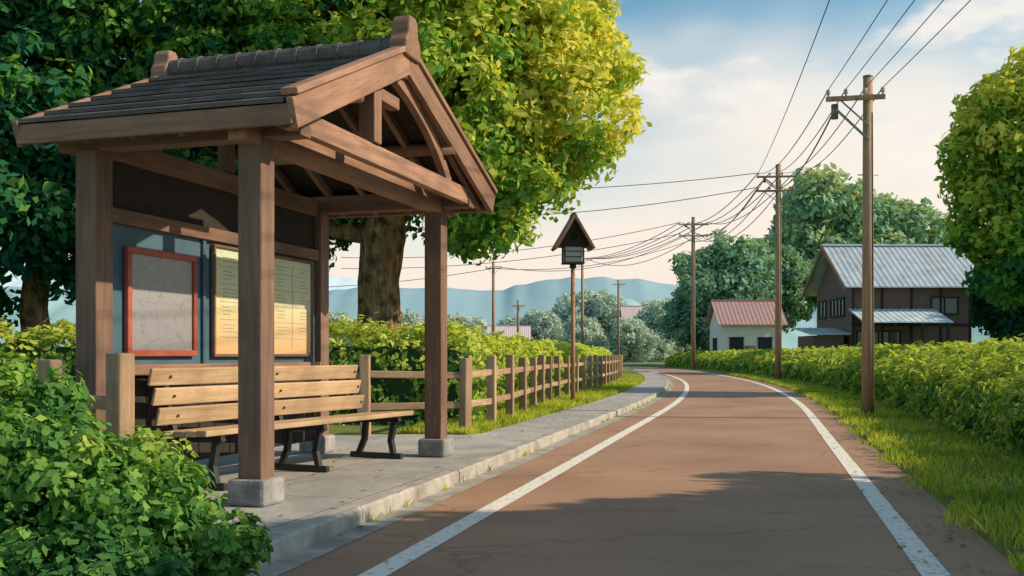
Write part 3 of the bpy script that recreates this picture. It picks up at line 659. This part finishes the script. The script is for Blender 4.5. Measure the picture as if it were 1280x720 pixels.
a4=upole(8.3,118,13,.2,(1,.3,0),1.2,1.2,(.6,),False)
upole(-1.4,75,8.2,.13,(1,.1,0),.6,.6,(.5,),False)
upole(13.3,125,10.5,.17,(1,.1,0),.9,.9,(.5,),False)
upole(.55,90,6.1,.14,(1,.1,0),.6,.6,(.5,),False)
parts=[]
def wire(p,q,sag,r=.012): parts.append(tube_data(catenary(p,q,sag),[r]*18,5))
for k in range(4): wire(a1[k],a0[k],.35,.008)
wire(a2[0],Vector((.9,-8.6,8.9)),.9,.012)
for k in range(4):
    wire(a1[k],a2[k],.5,.013); wire(a2[k],a3[k],.9,.024); wire(a3[k],a4[k],.9,.033)
for k in range(4,7): wire(a2[k],a3[k],1.4,.022)
wire(a1[4],a2[8],.9,.018); wire(a2[8],a3[8],1.6,.026); wire(a3[6],a4[2],1.6,.03)
wire(a2[0],(-9,52,10.0),.5,.018); wire(a2[4],(-9,52,8.6),.7,.018); wire(a3[4],(-14,82,8.3),.8,.025); wire(a3[0],(-14,82,9.2),.9,.025)
wire(a3[7],(-1.4,75,7.7),1.0,.024); wire((-1.4,75,7.7),(-30,78,7.0),1.0,.024); wire(a3[5],(-1.4,75,7.9),1.4,.024)
join_data('power_lines',parts,M_wire)
# ---------------------------------------------------------------- birdhouse on post
bh=empty('birdhouse',(1.45,23.8,0),math.radians(6))
tube('post',[(0,0,0),(0,0,3.45)],[.055,.05],M_pole,bh,12)
tube('post_collar',[(0,0,3.3),(0,0,3.42)],[.08,.08],M_dark,bh,12)
box('floor',(0,0,3.42),(.5,.44,.04),M_dark,bh)
box('body',(0,.02,3.62),(.42,.34,.36),M_haze_house,bh)
for i,(sx_,sy_) in enumerate([(-1,-1),(1,-1),(-1,1),(1,1)]): beam('corner_%d'%i,(sx_*.225,sy_*.18,3.44),(sx_*.225,sy_*.18,3.82),.035,.035,M_dark,bh,up=(0,1,0))
for k in range(2): beam('slat_%d'%k,(-.2,-.185,3.56+k*.13),(.2,-.185,3.56+k*.13),.02,.02,M_dark,bh)
mesh_obj('gable',[(-.36,-.2,3.8),(.36,-.2,3.8),(0,-.2,4.44),(-.36,.2,3.8),(.36,.2,3.8),(0,.2,4.44)],[(0,1,2),(5,4,3),(0,3,4,1)],M_dark,bh)
tube('entrance_hole',[(0,-.2,4.04),(0,-.215,4.04)],[.08,.08],M_core,bh,16)
for s in (-1,1):
    beam('roof_%s'%('l' if s<0 else 'r'),(s*-.02,0,4.56),(s*.46,0,3.74),.66,.07,M_post,bh,up=(0,0,1))
box('finial',(0,0,4.56),(.07,.5,.08),M_dark,bh)
# ---------------------------------------------------------------- houses
def corr_roof(name,x0,x1,ya,za,yb,zb,mat,parent,pitch=.35,th=.06,amp=.03):
    n=int((x1-x0)/pitch*4); V=[];F=[]
    for i in range(n+1):
        x=x0+(x1-x0)*i/n; d=amp*(1 if i%4 in(0,1) else 0)
        V+=[(x,ya,za+d),(x,yb,zb+d),(x,ya,za-th),(x,yb,zb-th)]
    for i in range(n):
        a=i*4;b=a+4; F+=[(a,b,b+1,a+1),(a+2,a+3,b+3,b+2),(a,a+2,b+2,b),(a+1,b+1,b+3,a+3)]
    F+=[(0,1,3,2),(n*4,n*4+2,n*4+3,n*4+1)]
    mesh_obj(name,V,F,mat,parent)
def window(name,parent,c,wd,ht,axis,fm=M_dark,gm=M_glass,mull=2):
    x,y,z=c
    if axis=='y':
        box(name+'_glass',(x,y+.02,z),(wd,.04,ht),gm,parent,0)
        for k in range(mull+1):
            beam(name+'_mullion_%d'%k,(x-wd/2+wd*k/mull,y-.02,z-ht/2),(x-wd/2+wd*k/mull,y-.02,z+ht/2),.07,.08,fm,parent,up=(0,1,0),bv=0)
        for k,zz in enumerate((z-ht/2,z+ht/2)): beam(name+'_sill_%d'%k,(x-wd/2-.08,y-.04,zz),(x+wd/2+.08,y-.04,zz),.12,.09,fm,parent,bv=0)
    else:
        box(name+'_glass',(x+.02,y,z),(.04,wd,ht),gm,parent,0)
        for k in range(mull+1):
            beam(name+'_mullion_%d'%k,(x-.02,y-wd/2+wd*k/mull,z-ht/2),(x-.02,y-wd/2+wd*k/mull,z+ht/2),.08,.07,fm,parent,up=(0,1,0),bv=0)
        for k,zz in enumerate((z-ht/2,z+ht/2)): beam(name+'_sill_%d'%k,(x-.04,y-wd/2-.08,zz),(x-.04,y+wd/2+.08,zz),.12,.09,fm,parent,bv=0)
def prism(name,x0,x1,y0,y1,ze,zr,mat,parent):
    ym=(y0+y1)/2
    V=[(x0,y0,0),(x1,y0,0),(x1,y1,0),(x0,y1,0),(x0,y0,ze),(x1,y0,ze),(x1,y1,ze),(x0,y1,ze),(x0,ym,zr),(x1,ym,zr)]
    F=[(0,1,5,4),(2,3,7,6),(1,2,6,9,5),(3,0,4,8,7),(4,5,9,8),(6,7,8,9)]
    return mesh_obj(name,V,F,mat,parent)
hs_=empty('wooden_house',(20.6,60.6,0))
wx,wy=7.2,7.0
prism('walls',0,wx,0,wy,5.35,7.85,M_brown,hs_)
corr_roof('roof_front',-.7,wx+.8,wy/2,8.2,-.9,5.3,M_metalroof,hs_)
corr_roof('roof_back',-.7,wx+.8,wy/2,8.2,wy+.9,5.3,M_metalroof,hs_)
beam('ridge',(-.75,wy/2,8.24),(wx+.85,wy/2,8.24),.4,.12,M_metalroof,hs_)
for s,ye in ((0,-.92),(1,wy+.92)): beam('barge_%d'%s,(-.72,wy/2,8.08),(-.72,ye,5.18),.08,.25,M_post,hs_)
window('upper_side',hs_,(-.03,2.6,4.2),2.6,1.1,'x',mull=4); window('upper_side2',hs_,(-.03,5.6,4.2),1.4,1.1,'x')
window('lower_side',hs_,(-.03,3.4,1.9),3.4,1.5,'x',mull=4)
beam('belt_course',(-.03,-.05,3.05),(wx+.03,-.05,3.05),.12,.16,M_dark,hs_)
for k in range(5): beam('wall_stud_%d'%k,(.05+k*(wx-.1)/4,-.035,0),(.05+k*(wx-.1)/4,-.035,5.3),.12,.1,M_dark,hs_,up=(0,1,0))
window('front_window',hs_,(5.6,-.03,4.2),1.6,1.0,'y')
corr_roof('porch_roof',-.2,5.0,-.02,4.0,-2.6,3.15,M_metalroof,hs_)
for k,x in enumerate((0,1.7,3.3,4.8)): beam('porch_post_%d'%k,(x,-2.4,0),(x,-2.4,3.1),.16,.16,M_dark,hs_,up=(0,1,0))
window('porch_window',hs_,(1.6,-.03,1.8),2.6,1.7,'y',mull=4); box('door',(4.0,-.04,1.1),(1.1,.08,2.1),M_post,hs_)
box('side_extension',(-1.3,2.0,1.2),(1.9,3.2,2.4),M_brown,hs_); corr_roof('extension_roof',-2.5,-.04,3.8,2.95,-.0,2.5,M_metalroof,hs_)
def small_house(name,x,y,wx,wy,ze,zr,wall,roof,rz=0,fm=M_dark,gm=M_glass,dm=M_post):
    h=empty(name,(x,y,0),rz)
    prism('walls',0,wx,0,wy,ze,zr-.3,wall,h)
    corr_roof('roof_front',-.4,wx+.4,wy/2,zr,-.6,ze-.1,roof,h); corr_roof('roof_back',-.4,wx+.4,wy/2,zr,wy+.6,ze-.1,roof,h)
    beam('ridge',(-.4,wy/2,zr+.03),(wx+.4,wy/2,zr+.03),.3,.12,roof,h)
    window('window_1',h,(wx*.25,-.03,ze*.55),wx*.22,1.1,'y',fm,gm); window('window_2',h,(wx*.72,-.03,ze*.55),wx*.22,1.1,'y',fm,gm)
    window('side_window',h,(-.03,wy*.5,ze*.55),wy*.3,1.0,'x',fm,gm); box('door',(wx*.48,-.04,1.0),(.9,.08,2.0),dm,h)
    beam('downpipe',(wx-.1,-.08,0),(wx-.1,-.08,ze),.07,.07,M_haze_house,h,up=(0,1,0))
    return h
small_house('cottage',18.0,86,5.2,5,3.9,6.0,M_cream,M_red)
hz=dict(fm=M_haze_glass,gm=M_haze_glass,dm=M_haze_glass)
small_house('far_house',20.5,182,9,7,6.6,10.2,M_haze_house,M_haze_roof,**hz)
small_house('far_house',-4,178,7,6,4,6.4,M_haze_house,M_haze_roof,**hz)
# ---------------------------------------------------------------- hills
def hill(name,y,x0,x1,h,c1,c2,seed,depth=60,treeh=3,step=2.0):
    m=surf_mat(name+'_mat',c1,c2,.05,rough=1,bump=0,spec=0)  # pale blue c1 and c2 hold painted haze that thickens with distance
    r=np.random.default_rng(seed); n=int((x1-x0)/step)
    xs=np.linspace(x0,x1,n+1); t=(xs-x0)/(x1-x0); ph=r.uniform(0,6.28,8)
    z=h*(.62+.22*np.sin(t*6+ph[0])+.12*np.sin(t*14+ph[1])+.05*np.sin(t*37+ph[2]))*np.minimum(1,np.minimum(6*t,6*(1-t)))
    nz=np.zeros(n+1)
    for s,a in ((12,1.0),(6,.6),(3,.35)):
        k=r.normal(0,1,n//s+4); nz+=a*np.interp(np.arange(n+1)/s,np.arange(len(k)),k)
    z=z+treeh*.22*nz
    V=[];F=[]
    for x,zz in zip(xs,z): V+=[(x,y-depth,-1),(x,y-depth*.5,zz*.55),(x,y-depth*.2,zz*.88),(x,y,zz),(x,y+depth,-1)]
    for i in range(n):
        for k in range(4): F.append((i*5+k,(i+1)*5+k,(i+1)*5+k+1,i*5+k+1))
    mesh_obj(name,V,F,m,None,True)
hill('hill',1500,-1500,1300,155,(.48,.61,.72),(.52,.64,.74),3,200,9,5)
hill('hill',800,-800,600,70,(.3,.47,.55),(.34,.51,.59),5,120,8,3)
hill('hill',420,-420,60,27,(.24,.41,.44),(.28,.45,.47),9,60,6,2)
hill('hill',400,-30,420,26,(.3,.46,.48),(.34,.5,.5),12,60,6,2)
